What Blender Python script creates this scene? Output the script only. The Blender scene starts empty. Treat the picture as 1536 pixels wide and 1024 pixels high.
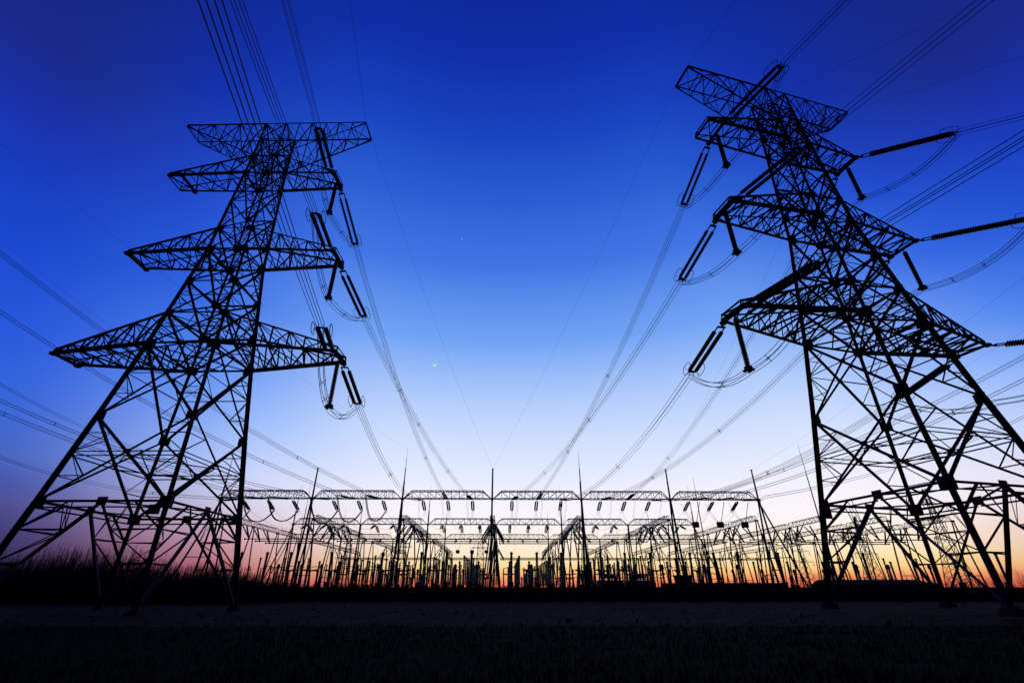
import bpy, math, random
from mathutils import Vector, Matrix

R = math.radians
sc = bpy.context.scene
col = sc.collection

# ------------------------------------------------------------------ camera
cam_d = bpy.data.cameras.new('camera')
cam = bpy.data.objects.new('camera', cam_d)
col.objects.link(cam)
cam_d.sensor_width = 36.0
cam_d.lens = 700.482 / 1536 * 36
cam_d.clip_end = 9000
cam.location = (0, 0, 1.472)
cam.rotation_euler = (math.pi / 2 + 0.493, 0, -0.017)
sc.camera = cam

# ------------------------------------------------------------------ exposure
sc.view_settings.view_transform = 'Standard'
sc.view_settings.look = 'None'
sc.view_settings.exposure = 0
sc.view_settings.gamma = 1

# ------------------------------------------------------------------ dusk sky
def lin(c):
    out = []
    for v in c:
        v /= 255.0
        out.append(v / 12.92 if v <= 0.04045 else ((v + 0.055) / 1.055) ** 2.4)
    return out + [1.0]

SUN_AZ = 16.0           # degrees right of +Y where the sun went down
SKY_FRONT = [(0, (218, 70, 64)), (.5, (236, 98, 76)), (.85, (246, 126, 90)), (1.5, (252, 168, 108)), (2.1, (254, 207, 140)), (3, (254, 229, 172)),
             (3.8, (255, 233, 202)), (4.85, (255, 238, 218)), (5.9, (255, 244, 236)), (7, (254, 246, 249)), (9.4, (246, 242, 254)), (11, (236, 238, 254)),
             (13.2, (223, 232, 254)), (17, (203, 220, 254)), (21, (177, 204, 252)), (28, (114, 164, 245)), (37, (66, 118, 228)), (45, (42, 93, 210)), (52, (25, 67, 192)),
             (59, (15, 48, 169)), (65, (13, 40, 150)), (76, (8, 24, 92)), (90, (5, 13, 52))]
SKY_SIDE = [(0, (140, 66, 80)), (1.5, (186, 100, 110)), (2.5, (196, 118, 130)), (5, (212, 165, 182)), (7, (212, 196, 220)), (8.5, (210, 208, 236)), (11, (192, 208, 250)),
            (13, (172, 197, 252)), (17, (130, 172, 250)), (21, (90, 144, 243)), (28, (52, 106, 228)), (36, (34, 80, 210)), (46, (20, 52, 178)),
            (60, (14, 38, 142)), (76, (8, 24, 92)), (90, (5, 13, 52))]
SKY_FLANK = [(0, (38, 32, 58)), (4, (64, 58, 112)), (6.5, (78, 80, 148)), (8, (70, 86, 168)), (10, (72, 102, 194)), (13, (60, 104, 212)), (16, (50, 98, 220)),
             (20, (40, 88, 220)), (26, (28, 73, 208)), (32, (23, 61, 192)), (37, (26, 48, 168)), (42, (26, 41, 136)), (60, (14, 34, 128)), (76, (8, 22, 80)), (90, (5, 13, 52))]
SKY_REAR = [(0, (14, 15, 32)), (20, (10, 13, 36)), (60, (7, 14, 50)), (90, (5, 13, 52))]

world = bpy.data.worlds.new('World')
sc.world = world
world.use_nodes = True
wt = world.node_tree
wt.nodes.clear()
def N(t, **kw):
    n = wt.nodes.new(t)
    for k, v in kw.items():
        setattr(n, k, v)
    return n
def L(a, b):
    wt.links.new(a, b)
def wmath(op, a, b=None, clamp=False):
    n = N('ShaderNodeMath', operation=op, use_clamp=clamp)
    for i, v in enumerate((a, b)):
        if v is None:
            continue
        if isinstance(v, (int, float)):
            n.inputs[i].default_value = v
        else:
            L(v, n.inputs[i])
    return n.outputs[0]
tc = N('ShaderNodeTexCoord')
nrm = N('ShaderNodeVectorMath', operation='NORMALIZE')
L(tc.outputs['Generated'], nrm.inputs[0])
sep = N('ShaderNodeSeparateXYZ')
L(nrm.outputs[0], sep.inputs[0])
elev = wmath('ARCSINE', sep.outputs[2])
az = wmath('ARCTAN2', sep.outputs[0], sep.outputs[1])
elev01 = wmath('DIVIDE', elev, math.pi / 2, True)
fall = wmath('SUBTRACT', 1.0, wmath('DIVIDE', elev, R(45)), True)
daz = wmath('ABSOLUTE', wmath('SUBTRACT', az, wmath('MULTIPLY', fall, R(SUN_AZ))))
def sstep(lo, hi):
    n = N('ShaderNodeMapRange', interpolation_type='SMOOTHSTEP')
    L(daz, n.inputs[0])
    n.inputs[1].default_value = R(lo)
    n.inputs[2].default_value = R(hi)
    return n.outputs[0]
def ramp(stops):
    n = N('ShaderNodeValToRGB')
    el = n.color_ramp.elements
    el[0].position = 0
    el[0].color = lin(stops[0][1])
    el[1].position = 1
    el[1].color = lin(stops[-1][1])
    for d, c in stops[1:-1]:
        e = el.new(d / 90.0)
        e.color = lin(c)
    L(elev01, n.inputs[0])
    return n.outputs[0]
def wmix(f, a, b):
    n = N('ShaderNodeMix', data_type='RGBA')
    L(f, n.inputs[0])
    L(a, n.inputs[6])
    L(b, n.inputs[7])
    return n.outputs[2]
c = wmix(sstep(22, 47), ramp(SKY_FRONT), ramp(SKY_SIDE))
c = wmix(sstep(38, 60), c, ramp(SKY_FLANK))
c = wmix(sstep(72, 120), c, ramp(SKY_REAR))
bg = N('ShaderNodeBackground')
L(c, bg.inputs[0])
bg.inputs[1].default_value = 1.0
wo = N('ShaderNodeOutputWorld')
L(bg.outputs[0], wo.inputs[0])

# the last light of the sun, already at the horizon behind the yard
sd = bpy.data.lights.new('sun', 'SUN')
sd.energy = 0.05
sd.angle = R(0.5)
sd.color = (1.0, 0.55, 0.3)
so = bpy.data.objects.new('sun', sd)
so.rotation_euler = (R(90 - 0.6), 0, R(180 - SUN_AZ))
col.objects.link(so)

# ------------------------------------------------------------------ materials
def mat(name, rgb, rough=0.7, metal=0.0, var=0.35, scale=3.0, bump=0.0, bscale=20.0, spec=0.3):
    m = bpy.data.materials.new(name)
    m.use_nodes = True
    t = m.node_tree
    b = t.nodes['Principled BSDF']
    b.inputs['Roughness'].default_value = rough
    b.inputs['Metallic'].default_value = metal
    b.inputs['Specular IOR Level'].default_value = 0.02 if rough > .85 else spec
    tcn = t.nodes.new('ShaderNodeTexCoord')
    nz = t.nodes.new('ShaderNodeTexNoise')
    nz.inputs['Scale'].default_value = scale
    nz.inputs['Detail'].default_value = 6
    t.links.new(tcn.outputs['Object'], nz.inputs['Vector'])
    rp = t.nodes.new('ShaderNodeValToRGB')
    rp.color_ramp.elements[0].position = 0.3
    rp.color_ramp.elements[1].position = 0.7
    rp.color_ramp.elements[0].color = [v * (1 - var) for v in rgb] + [1]
    rp.color_ramp.elements[1].color = [min(1, v * (1 + var)) for v in rgb] + [1]
    t.links.new(nz.outputs['Fac'], rp.inputs[0])
    t.links.new(rp.outputs[0], b.inputs['Base Color'])
    if bump:
        n2 = t.nodes.new('ShaderNodeTexNoise')
        n2.inputs['Scale'].default_value = bscale
        n2.inputs['Detail'].default_value = 8
        t.links.new(tcn.outputs['Object'], n2.inputs['Vector'])
        bp = t.nodes.new('ShaderNodeBump')
        bp.inputs['Strength'].default_value = bump
        bp.inputs['Distance'].default_value = 0.1
        t.links.new(n2.outputs['Fac'], bp.inputs['Height'])
        t.links.new(bp.outputs[0], b.inputs['Normal'])
    return m
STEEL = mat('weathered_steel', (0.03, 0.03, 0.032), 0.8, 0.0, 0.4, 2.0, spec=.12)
PALE_STEEL = mat('paler_steel', (0.065, 0.065, 0.068), 0.7, 0.0, 0.35, 2.0, spec=.15)  # paler tone of the pylon steel, for the foot braces only
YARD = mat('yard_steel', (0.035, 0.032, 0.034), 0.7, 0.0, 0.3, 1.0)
CERAMIC = mat('brown_porcelain', (0.03, 0.02, 0.018), 0.3, 0.0, 0.2, 6.0)
CABLE = mat('aged_aluminium_cable', (0.03, 0.03, 0.035), 0.6, 0.0, 0.2, 8.0)
CONC = mat('concrete', (0.16, 0.155, 0.15), 0.9, 0, 0.3, 4.0, 0.4, 30)
DIRT = mat('bare_soil', (0.055, 0.030, 0.014), 1.0, 0, 0.55, 0.9, 1.0, 7)
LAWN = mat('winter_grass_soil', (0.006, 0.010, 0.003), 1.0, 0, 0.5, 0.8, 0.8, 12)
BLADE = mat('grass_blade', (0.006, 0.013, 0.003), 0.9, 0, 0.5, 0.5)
STRAW = mat('dry_grass_blade', (0.05, 0.036, 0.016), 0.9, 0, 0.5, 0.7)
WALLM = mat('rendered_wall', (0.06, 0.052, 0.05), 0.95, 0, 0.35, 0.6, 0.3, 8)
BARK = mat('bare_twig', (0.028, 0.024, 0.024), 0.9, 0, 0.4, 1.5)
ROOF = mat('blue_metal_roof', (0.016, 0.022, 0.034), 0.9, 0, 0.2, 1.0)
BODY = mat('grey_cabinet_paint', (0.05, 0.052, 0.056), 0.6, 0, 0.25, 1.0)
def glow(name, rgb, s):
    m = bpy.data.materials.new(name)
    m.use_nodes = True
    t = m.node_tree
    t.nodes.clear()
    e = t.nodes.new('ShaderNodeEmission')
    e.inputs[0].default_value = (*rgb, 1)
    e.inputs[1].default_value = s
    o = t.nodes.new('ShaderNodeOutputMaterial')
    t.links.new(e.outputs[0], o.inputs[0])
    return m
MOONM = glow('moonlight', (1.0, 0.95, 0.88), 0.9)
STARM = glow('starlight', (0.75, 0.78, 1.0), 0.75)

# ------------------------------------------------------------------ mesh builder
def V(*a):
    return Vector(a if len(a) == 3 else a[0])
def frame(d):
    d = d.normalized()
    up = Vector((0, 0, 1)) if abs(d.z) < 0.95 else Vector((0, 1, 0))
    s = d.cross(up).normalized()
    return s, s.cross(d).normalized()
class MB:
    def __init__(self):
        self.v, self.f = [], []
    def sweep(self, p, q, poly, s, u, k=1.0):
        n, b = len(poly), len(self.v)
        for c_, kk in ((p, 1.0), (q, k)):
            for x, y in poly:
                self.v.append(c_ + s * (x * kk) + u * (y * kk))
        for i in range(n):
            j = (i + 1) % n
            self.f.append((b + i, b + j, b + n + j, b + n + i))
        self.f.append(tuple(b + i for i in reversed(range(n))))
        self.f.append(tuple(b + n + i for i in range(n)))
    def bar(self, p, q, w, h=None, k=1.0):
        p, q = V(p), V(q)
        h = h or w
        s, u = frame(q - p)
        self.sweep(p, q, [(-w / 2, -h / 2), (w / 2, -h / 2), (w / 2, h / 2), (-w / 2, h / 2)], s, u, k)
    def angle(self, p, q, a, flip=0, s=None, u=None):
        p, q = V(p), V(q)
        t = max(0.012, a * 0.14)
        if s is None:
            s, u = frame(q - p)
        if flip & 1:
            s = -s
        if flip & 2:
            u = -u
        o = a * 0.35
        poly = [(-o, -o), (a - o, -o), (a - o, t - o), (t - o, t - o), (t - o, a - o), (-o, a - o)]
        if s.cross(u).dot(q - p) < 0:
            poly = poly[::-1]
        self.sweep(p, q, poly, s, u)
    def box(self, c_, dx, dy, dz, rz=0.0):
        c_ = V(c_)
        m = Matrix.Rotation(rz, 3, 'Z')
        b = len(self.v)
        for z in (-.5, .5):
            for x, y in ((-.5, -.5), (.5, -.5), (.5, .5), (-.5, .5)):
                self.v.append(c_ + m @ Vector((x * dx, y * dy, z * dz)))
        for f in ((3, 2, 1, 0), (4, 5, 6, 7), (0, 1, 5, 4), (1, 2, 6, 5), (2, 3, 7, 6), (3, 0, 4, 7)):
            self.f.append(tuple(b + i for i in f))
    def tube(self, pts, r, n=5, r2=None, closed=False):
        pts = [V(p) for p in pts]
        m, b = len(pts), len(self.v)
        prev = None
        for i, p in enumerate(pts):
            if closed:
                d = pts[(i + 1) % m] - pts[i - 1]
            else:
                d = pts[min(i + 1, m - 1)] - pts[max(i - 1, 0)]
            d.normalize()
            if prev is None:
                s, u = frame(d)
            else:
                s = (prev - d * prev.dot(d)).normalized()
                u = s.cross(d)
            prev = s
            rr = r if r2 is None else r + (r2 - r) * i / max(1, m - 1)
            for k in range(n):
                a = 2 * math.pi * k / n
                self.v.append(p + s * (rr * math.cos(a)) + u * (rr * math.sin(a)))
        for i in range(m if closed else m - 1):
            i2 = (i + 1) % m
            for k in range(n):
                k2 = (k + 1) % n
                self.f.append((b + i * n + k, b + i * n + k2, b + i2 * n + k2, b + i2 * n + k))
        if not closed:
            self.f.append(tuple(b + k for k in reversed(range(n))))
            self.f.append(tuple(b + (m - 1) * n + k for k in range(n)))
    def lathe(self, p, d, prof, n=10):
        p, d = V(p), V(d).normalized()
        s, u = frame(d)
        b = len(self.v)
        for t, r in prof:
            for k in range(n):
                a = 2 * math.pi * k / n
                self.v.append(p + d * t + s * (r * math.cos(a)) + u * (r * math.sin(a)))
        for i in range(len(prof) - 1):
            for k in range(n):
                k2 = (k + 1) % n
                self.f.append((b + i * n + k, b + i * n + k2, b + (i + 1) * n + k2, b + (i + 1) * n + k))
        self.f.append(tuple(b + k for k in reversed(range(n))))
        self.f.append(tuple(b + (len(prof) - 1) * n + k for k in range(n)))
    def sheds(self, p, d, length, r, pitch=0.2, core=0.12, n=10):
        k = max(2, int(length / pitch))
        pt = length / k
        prof = [(0, core)]
        for i in range(k):
            t = i * pt
            prof += [(t + pt * .15, core), (t + pt * .42, r), (t + pt * .62, r * .96), (t + pt * .9, core)]
        prof.append((length, core))
        self.lathe(p, d, prof, n)
    def build(self, name, m, parent=None, smooth=False):
        me = bpy.data.meshes.new(name)
        me.from_pydata([tuple(v) for v in self.v], [], self.f)
        me.materials.append(m)
        if smooth:
            me.polygons.foreach_set('use_smooth', [True] * len(me.polygons))
        o = bpy.data.objects.new(name, me)
        col.objects.link(o)
        if parent:
            o.parent = parent
        return o
def tag(o, label=None, cat=None, group=None, kind=None):
    if label: o['label'] = label
    if label and len(label.split()) > 16: print('LONG', label)
    if cat: o['category'] = cat
    if group: o['group'] = group
    if kind: o['kind'] = kind
    return o
def empty(name, loc, rot=(0, 0, 0)):
    o = bpy.data.objects.new(name, None)
    o.location = loc
    o.rotation_euler = rot
    o.empty_display_size = 0.3
    col.objects.link(o)
    return o
def copy_tree(o, parent=None):
    c_ = o.copy()
    col.objects.link(c_)
    if parent:
        c_.parent = parent
    for ch in [x for x in kids.get(o.name, [])]:
        copy_tree(ch, c_)
    return c_
kids = {}
def remember(o):
    kids[o.name] = list(o.children)
    for ch in o.children:
        remember(ch)
class Stamp:
    """the first call hands out the prototype itself, later calls a copy of it"""
    def __init__(self, root):
        self.root, self.used = root, False
        remember(root)
    def put(self, loc, rot, label, group=None, cat=None):
        if self.used:
            o = copy_tree(self.root)
        else:
            o, self.used = self.root, True
        o.location = loc
        o.rotation_euler = rot
        tag(o, label, cat, group)
        return o
def aim(d):
    d = V(d).normalized()
    return (0, -math.asin(max(-1, min(1, d.z))), math.atan2(d.y, d.x))
def lerp(a, b, t):
    return V(a) + (V(b) - V(a)) * t
ORD = ['first', 'second', 'third', 'fourth', 'fifth', 'sixth', 'seventh', 'eighth', 'ninth', 'tenth', 'eleventh', 'twelfth']
PH = {-1: 'left', 0: 'middle', 1: 'right'}

# yard grid
GX, GS, GY, GZ = -2.829, 21.847, 118.735, 21.635
ROWS = [(GY, GZ), (163.1, 21.1), (214.0, 21.5)]

# ------------------------------------------------------------------ ground
rnd = random.Random(4)
def sheet(name, x0, x1, y0, y1, z, nx, ny, amp, m, label_kind='structure', fade=True):
    mb = MB()
    rr = random.Random(sum(map(ord, name)))
    ph = [(rr.uniform(.15, 1.2), rr.uniform(.15, 1.2), rr.uniform(0, 6.3)) for _ in range(9)]
    for j in range(ny + 1):
        for i in range(nx + 1):
            x = x0 + (x1 - x0) * i / nx
            y = y0 + (y1 - y0) * j / ny
            h = sum(math.sin(a * x + b * y + c_) for a, b, c_ in ph) / 9 + rr.uniform(-.5, .5)
            edge = min(1, min(j, ny - j) / 2.0)
            mb.v.append(V(x, y, z + amp * max(-.4, h) * edge))
    for j in range(ny):
        for i in range(nx):
            a = j * (nx + 1) + i
            mb.f.append((a, a + 1, a + nx + 2, a + nx + 1))
    return tag(mb.build(name, m, None, True), kind=label_kind)
g = MB()
g.v = [V(-4000, -400, -.25), V(4000, -400, -.25), V(4000, 6000, -.25), V(-4000, 6000, -.25)]
g.f = [(0, 1, 2, 3)]
tag(g.build('ground', DIRT), kind='structure')
sheet('dirt_field', -150, 150, 26.6, 110, -.02, 220, 110, 0.13, DIRT)
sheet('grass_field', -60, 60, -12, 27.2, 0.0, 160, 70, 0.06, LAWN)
def blades(name, m, n, x0, x1, y0, y1, h0, h1, seed, dens=None):
    rr = random.Random(seed)
    mb = MB()
    for _ in range(n):
        y = y0 + (y1 - y0) * rr.random() ** 1.4
        half = min(x1, 4 + y * 1.25)
        x = rr.uniform(-half, half)
        if dens and not dens(x, y, rr):
            continue
        h = rr.uniform(h0, h1)
        a = rr.uniform(0, 6.28)
        w = 0.012 + 0.0006 * y
        l_ = rr.uniform(0, .5) * h
        dx, dy = math.cos(a), math.sin(a)
        b = len(mb.v)
        mb.v += [V(x - dx * w, y - dy * w, -.03), V(x + dx * w, y + dy * w, -.03), V(x - dy * l_, y + dx * l_, h)]
        mb.f.append((b, b + 1, b + 2))
    return mb.build(name, m)
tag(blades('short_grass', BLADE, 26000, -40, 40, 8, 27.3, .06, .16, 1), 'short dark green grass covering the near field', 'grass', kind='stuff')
tag(blades('dry_grass_tufts', STRAW, 5000, -40, 40, 6, 14, .05, .2, 2, lambda x, y, r: y < 12.2 + .7 * math.sin(x * .7) + .5 * math.sin(x * 2.1)),
    'dry straw coloured grass along the bottom edge', 'grass', kind='stuff')
tag(blades('field_stubble', STRAW, 2600, -60, 60, 26.8, 60, .05, .2, 3, lambda x, y, r: math.sin(x * .31 + y * .2) + math.sin(x * .9 - y * .45) > .55 + r.uniform(-.3, .3)),
    'thin dry stubble scattered over the bare soil strip', 'stubble', kind='stuff')
cl = MB()
rr = random.Random(9)
for _ in range(380):
    y = 27 + 60 * rr.random() ** 1.5
    x = rr.uniform(-1.1 * y - 5, 1.1 * y + 5)
    s = rr.uniform(.03, .14) * (1 + (rr.random() ** 9) * 1.5)
    b = len(cl.v)
    for k in range(5):
        a = k * 1.2566 + rr.uniform(-.3, .3)
        cl.v.append(V(x + s * math.cos(a), y + s * math.sin(a), -.02))
    cl.v.append(V(x + rr.uniform(-.3, .3) * s, y, s * rr.uniform(.5, 1.1)))
    for k in range(5):
        cl.f.append((b + k, b + (k + 1) % 5, b + 5))
tag(cl.build('soil_clods', DIRT), 'loose clods of earth lying over the bare soil strip', 'clods', kind='stuff')

# ------------------------------------------------------------------ the two lattice pylons
WZ = [(0, 6.575), (8.045, 5.446), (15.762, 4.442), (23.722, 3.49), (36.964, 2.168), (50.076, 1.675), (53.4, 1.55), (60, 1.42)]
def hw(z):
    for (a, wa), (b, wb) in zip(WZ, WZ[1:]):
        if z <= b + 1e-6:
            return wa + (wb - wa) * (z - a) / (b - a)
    return WZ[-1][1]
PAN = [8.045, 15.762, 23.722, 27.6, 32.0, 36.964, 40.2, 44.8, 50.076, 53.4, 56.8, 60.0]
ZA = {'1': 23.722, '2': 36.964, '3': 50.076, 'T': 60.0}
ZT_ = {'1': 27.6, '2': 40.2, '3': 53.4, 'T': 53.4}
TT = {'1': 1.374, '2': 1.444, '3': 1.318, 'T': 1.396}
CORN = [(-1, -1), (1, -1), (1, 1), (-1, 1)]
def corner(k, z):
    a, b = CORN[k % 4]
    w = hw(z)
    return V(a * w, b * w, z)
def make_pylon(loc, rz, arms, label, nplate):
    root = empty('lattice_pylon', loc, (0, 0, rz))
    tag(root, label, 'pylon', 'lattice pylons in front of the substation')
    # legs: paired angles with packing plates, stepping down in size
    for k in range(4):
        a, b = CORN[k]
        mb = MB()
        zs = [0.25] + PAN
        for z0, z1 in zip(zs, zs[1:]):
            sz = 0.36 - 0.21 * (z0 / 60)
            p, q = corner(k, z0), corner(k, z1)
            n = V(-a, -b, 0).normalized()
            t = V(-b, a, 0).normalized()
            s1 = (n + t).normalized()
            s2 = (n - t).normalized()
            gap = 0.055 - .03 * (z0 / 60)
            mb.angle(p + t * gap, q + t * gap, sz, 0, s1, -s2)
            mb.angle(p - t * gap, q - t * gap, sz, 0, s2, -s1)
            m_ = max(2, int((z1 - z0) / 1.3))
            for i in range(m_):
                c_ = lerp(p, q, (i + .5) / m_)
                mb.bar(c_ - t * sz * .55, c_ + t * sz * .55, 0.1, 0.05)
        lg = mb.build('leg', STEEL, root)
        ft = MB()
        p = corner(k, 0)
        ft.box((p.x, p.y, 0.05), .9, .9, 0.4)
        ft.box((p.x, p.y, 0.28), .6, .6, 0.16)
        ft.build('footing', WALLM, lg)
        for z in (8.045, 15.762, 23.722, 27.6, 32.0, 36.964, 40.2, 50.076, 53.4):
            gz = MB()
            p = corner(k, z)
            w = 1.0 if z < 10 else (1.15 if z == 23.722 else (1.05 if z == 36.964 else (.95 if z < 50 else .85)))
            gz.box(p + V(-a * w * .25, -b * .02, 0), w, 0.03, w * .85)
            gz.box(p + V(-a * .02, -b * w * .25, 0), 0.03, w, w * .85)
            gz.build('gusset_plate', STEEL, lg)
    # face bracing
    for k in range(4):
        mb = MB()
        gl = MB()
        F0, F1 = corner(k, 0.3), corner(k + 1, 0.3)
        B0, B1 = corner(k, 8.045), corner(k + 1, 8.045)
        B = lerp(B0, B1, .5)
        nrm_ = (B1 - B0).cross(V(0, 0, 1)).normalized()
        mb.angle(B0, B1, .2)
        mb.angle(B0 + V(0, 0, -.5), lerp(B0, B, .98) + V(0, 0, -.45), .12)
        mb.angle(B1 + V(0, 0, -.5), lerp(B1, B, .98) + V(0, 0, -.45), .12, 1)
        for Fp, Bp in ((F0, B0), (F1, B1)):
            gl.angle(Fp, B, .22)
            for t in (.4, .72):
                lp, vp = lerp(Fp, Bp, t), lerp(Fp, B, t)
                mb.angle(lp, vp, .1)
                mb.angle(lp, vp + V(0, 0, -.12), .07, 1)
            q = lerp(Bp, B, .5)
            mb.angle(lerp(Fp, Bp, .72), q, .15)
            mb.angle(lerp(Fp, B, .72), q + nrm_ * .12, .06)
            mb.angle(lerp(Fp, B, .72), q + (B - q) * .12, .06)
            mb.angle(lerp(Fp, Bp, .4), lerp(Fp, B, .72), .09)
        gl.box(B, abs((B1 - B0).normalized().x) * .8 + .04, abs((B1 - B0).normalized().y) * .8 + .04, .7)
        gl.build('foot_brace', PALE_STEEL, root)
        for z0, z1 in zip(PAN, PAN[1:]):
            a0, a1, c0, c1 = corner(k, z0), corner(k + 1, z0), corner(k, z1), corner(k + 1, z1)
            h = z1 - z0
            sz = .2 if z1 < 24 else (.2 if z1 < 37 else .155)
            mb.angle(a0, c1, sz)
            mb.angle(a1 + nrm_ * sz * .5, c0 + nrm_ * sz * .5, sz, 2)
            w0, w1 = (a1 - a0).length, (c1 - c0).length
            t = w0 / (w0 + w1)
            X = lerp(a0, c1, t)
            if z1 not in (8.045, 15.762):
                mb.angle(c0, c1, sz * .85)
            if h > 3.3:
                rs = .085
                for lo, hi in ((a0, c0), (a1, c1)):
                    M_ = lerp(lo, hi, t)
                    mb.angle(M_, X, rs * 1.1)
                    for e, tt in ((lo, t), (hi, 1 - t)):
                        hm = lerp(e, X, .5)
                        mb.angle(M_, hm, rs)
                        lq = lerp(e, M_, .5)
                        mb.angle(lq, hm, rs)
                if h > 6:
                    mb.box(X, abs((a1 - a0).normalized().x) * .5 + .05, abs((a1 - a0).normalized().y) * .5 + .05, .45)
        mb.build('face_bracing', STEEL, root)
    # horizontal diaphragms
    for z, sz in ((8.045, .12), (11.9, .1) , (23.722, .13), (27.6, .1), (36.964, .11), (40.2, .08), (50.076, .1), (53.4, .08), (60.0, .08)):
        mb = MB()
        cs = [corner(k, z - .03) for k in range(4)]
        ms = [lerp(cs[k], cs[(k + 1) % 4], .5) for k in range(4)]
        for k in range(4):
            mb.angle(ms[k], ms[(k + 1) % 4], sz)
            if z in (11.9, 19.7):
                mb.angle(cs[k] + V(0, 0, .05), cs[(k + 1) % 4] + V(0, 0, .05), sz)
        if z > 20:
            mb.angle(cs[0] + V(0, 0, -.1), cs[2] + V(0, 0, -.1), sz)
            mb.angle(cs[1] + V(0, 0, -.2), cs[3] + V(0, 0, -.2), sz)
        mb.build('plan_bracing', STEEL, root)
    # crossarms
    for lev in '123T':
        for sg in (-1, 1):
            Lh = arms[lev][0 if sg < 0 else 1]
            t = TT[lev]
            z, zt = ZA[lev], ZT_[lev]
            w, wt_ = hw(z), hw(zt)
            mb = MB()
            ch = []
            if lev != 'T':
                bt = [(V(sg * w, b * w, z), V(sg * Lh, b * t, z)) for b in (-1, 1)]
                tp_ = [(V(sg * wt_, b * wt_, zt), V(sg * Lh, b * t * .92, z + .5)) for b in (-1, 1)]
                s1, s2 = {'1': (.36, .2), '2': (.32, .18), '3': (.28, .16)}[lev]
            else:
                bt = [(V(sg * wt_, b * wt_, zt), V(sg * Lh, b * t, z - .3)) for b in (-1, 1)]
                tp_ = [(V(sg * w, b * w, z), V(sg * Lh, b * t, z)) for b in (-1, 1)]
                s1, s2 = .13, .16
            n = {'1': 7, '2': 6, '3': 5, 'T': 6}[lev]
            for b in (0, 1):
                mb.angle(bt[b][0], bt[b][1], s1, b)
                mb.angle(tp_[b][0], tp_[b][1], s2, b)
            br = {'1': .13, '2': .12, '3': .11, 'T': .09}[lev]
            tip_in = 1.0
            for i in range(n + 1):
                f = i / n
                f2 = (i + 1) / n
                P = [lerp(*bt[b], f) for b in (0, 1)]
                Q = [lerp(*tp_[b], f) for b in (0, 1)]
                if i:
                    mb.angle(P[0], P[1], br * (1.6 if i == n else 1.1))
                    mb.angle(Q[0], Q[1], br)
                    for b in (0, 1):
                        mb.angle(P[b], Q[b], br)
                if i < n:
                    P2 = [lerp(*bt[b], f2) for b in (0, 1)]
                    Q2 = [lerp(*tp_[b], f2) for b in (0, 1)]
                    if i % 2:
                        mb.angle(P[0], P2[1], br * 1.1)
                        mb.angle(Q[1], Q2[0], br * .8)
                    else:
                        mb.angle(P[1], P2[0], br * 1.1)
                        mb.angle(Q[0], Q2[1], br * .8)
                    for b in (0, 1):
                        if i % 2:
                            mb.angle(P[b], Q2[b], br * 1.1, b)
                        else:
                            mb.angle(Q[b], P2[b], br * 1.1, b)
                        if i < n - 2 and lev in '12T':
                            mid = lerp(P[b], P2[b], .5)
                            mb.angle(mid, lerp(P[b], Q2[b], .5) if i % 2 else lerp(Q[b], P2[b], .5), br * .7)
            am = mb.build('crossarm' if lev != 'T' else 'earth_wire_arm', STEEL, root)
            if lev != 'T':
                at = arms['att'][lev][0 if sg < 0 else 1]
                hb = MB()
                f = (at - w) / (Lh - w)
                n0, n1 = lerp(*bt[0], f), lerp(*bt[1], f)
                hb.bar(n0 + V(0, 0, -.06), n1 + V(0, 0, -.06), .3, .2)
                hb.box(n0 + V(0, -.1, -.12), .5, .5, .3)
                hb.box(n1 + V(0, .1, -.12), .5, .5, .3)
                hb.build('hanger_beam', STEEL, am)
    # number plates on the legs above the belt
    for k in nplate:
        p = corner(k, 7.35)
        pl = MB()
        pl.box(p + V(-CORN[k][0] * .75, CORN[k][1] * .22, 0), 1.0, .05, .75)
        pl.build('sign_plate', BODY, root)
    return root
ARM_L = {'1': (15.24, 15.05), '2': (12.54, 12.51), '3': (12.22, 10.16), 'T': (12.75, 12.75),
         'att': {'1': (14.9, 14.8), '2': (12.2, 12.25), '3': (10.3, 9.9)}}
ARM_R = {'1': (15.06, 14.76), '2': (12.83, 12.13), '3': (12.36, 9.4), 'T': (13.23, 11.92),
         'att': {'1': (14.8, 14.5), '2': (12.5, 11.9), '3': (10.4, 9.15)}}
PYL = {'L': (V(-32.575, 45.701, 0), -0.036, ARM_L), 'R': (V(35.422, 39.847, 0.373), 0.242, ARM_R)}
make_pylon(PYL['L'][0], PYL['L'][1], ARM_L, 'left lattice steel pylon carrying insulators on its right arms only', (1,))
make_pylon(PYL['R'][0], PYL['R'][1], ARM_R, 'right lattice steel pylon, its arms carrying insulators on both sides', (3,))
mound = MB()
for j in range(13):
    for i in range(13):
        x, y = -12 + 2 * i, -12 + 2 * j
        h = .55 * math.exp(-((x / 8) ** 4 + (y / 8) ** 4)) + rnd.uniform(-.04, .04)
        mound.v.append(V(35.4 + x, 39.8 + y, h - .12))
for j in range(12):
    for i in range(12):
        a = j * 13 + i
        mound.f.append((a, a + 1, a + 14, a + 13))
tag(mound.build('mound', DIRT, None, True), kind='structure')
def pw(s, a, b, z):
    loc, r, _ = PYL[s]
    c_, sn = math.cos(r), math.sin(r)
    return V(loc.x + a * c_ - b * sn, loc.y + a * sn + b * c_, loc.z + z)

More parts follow.
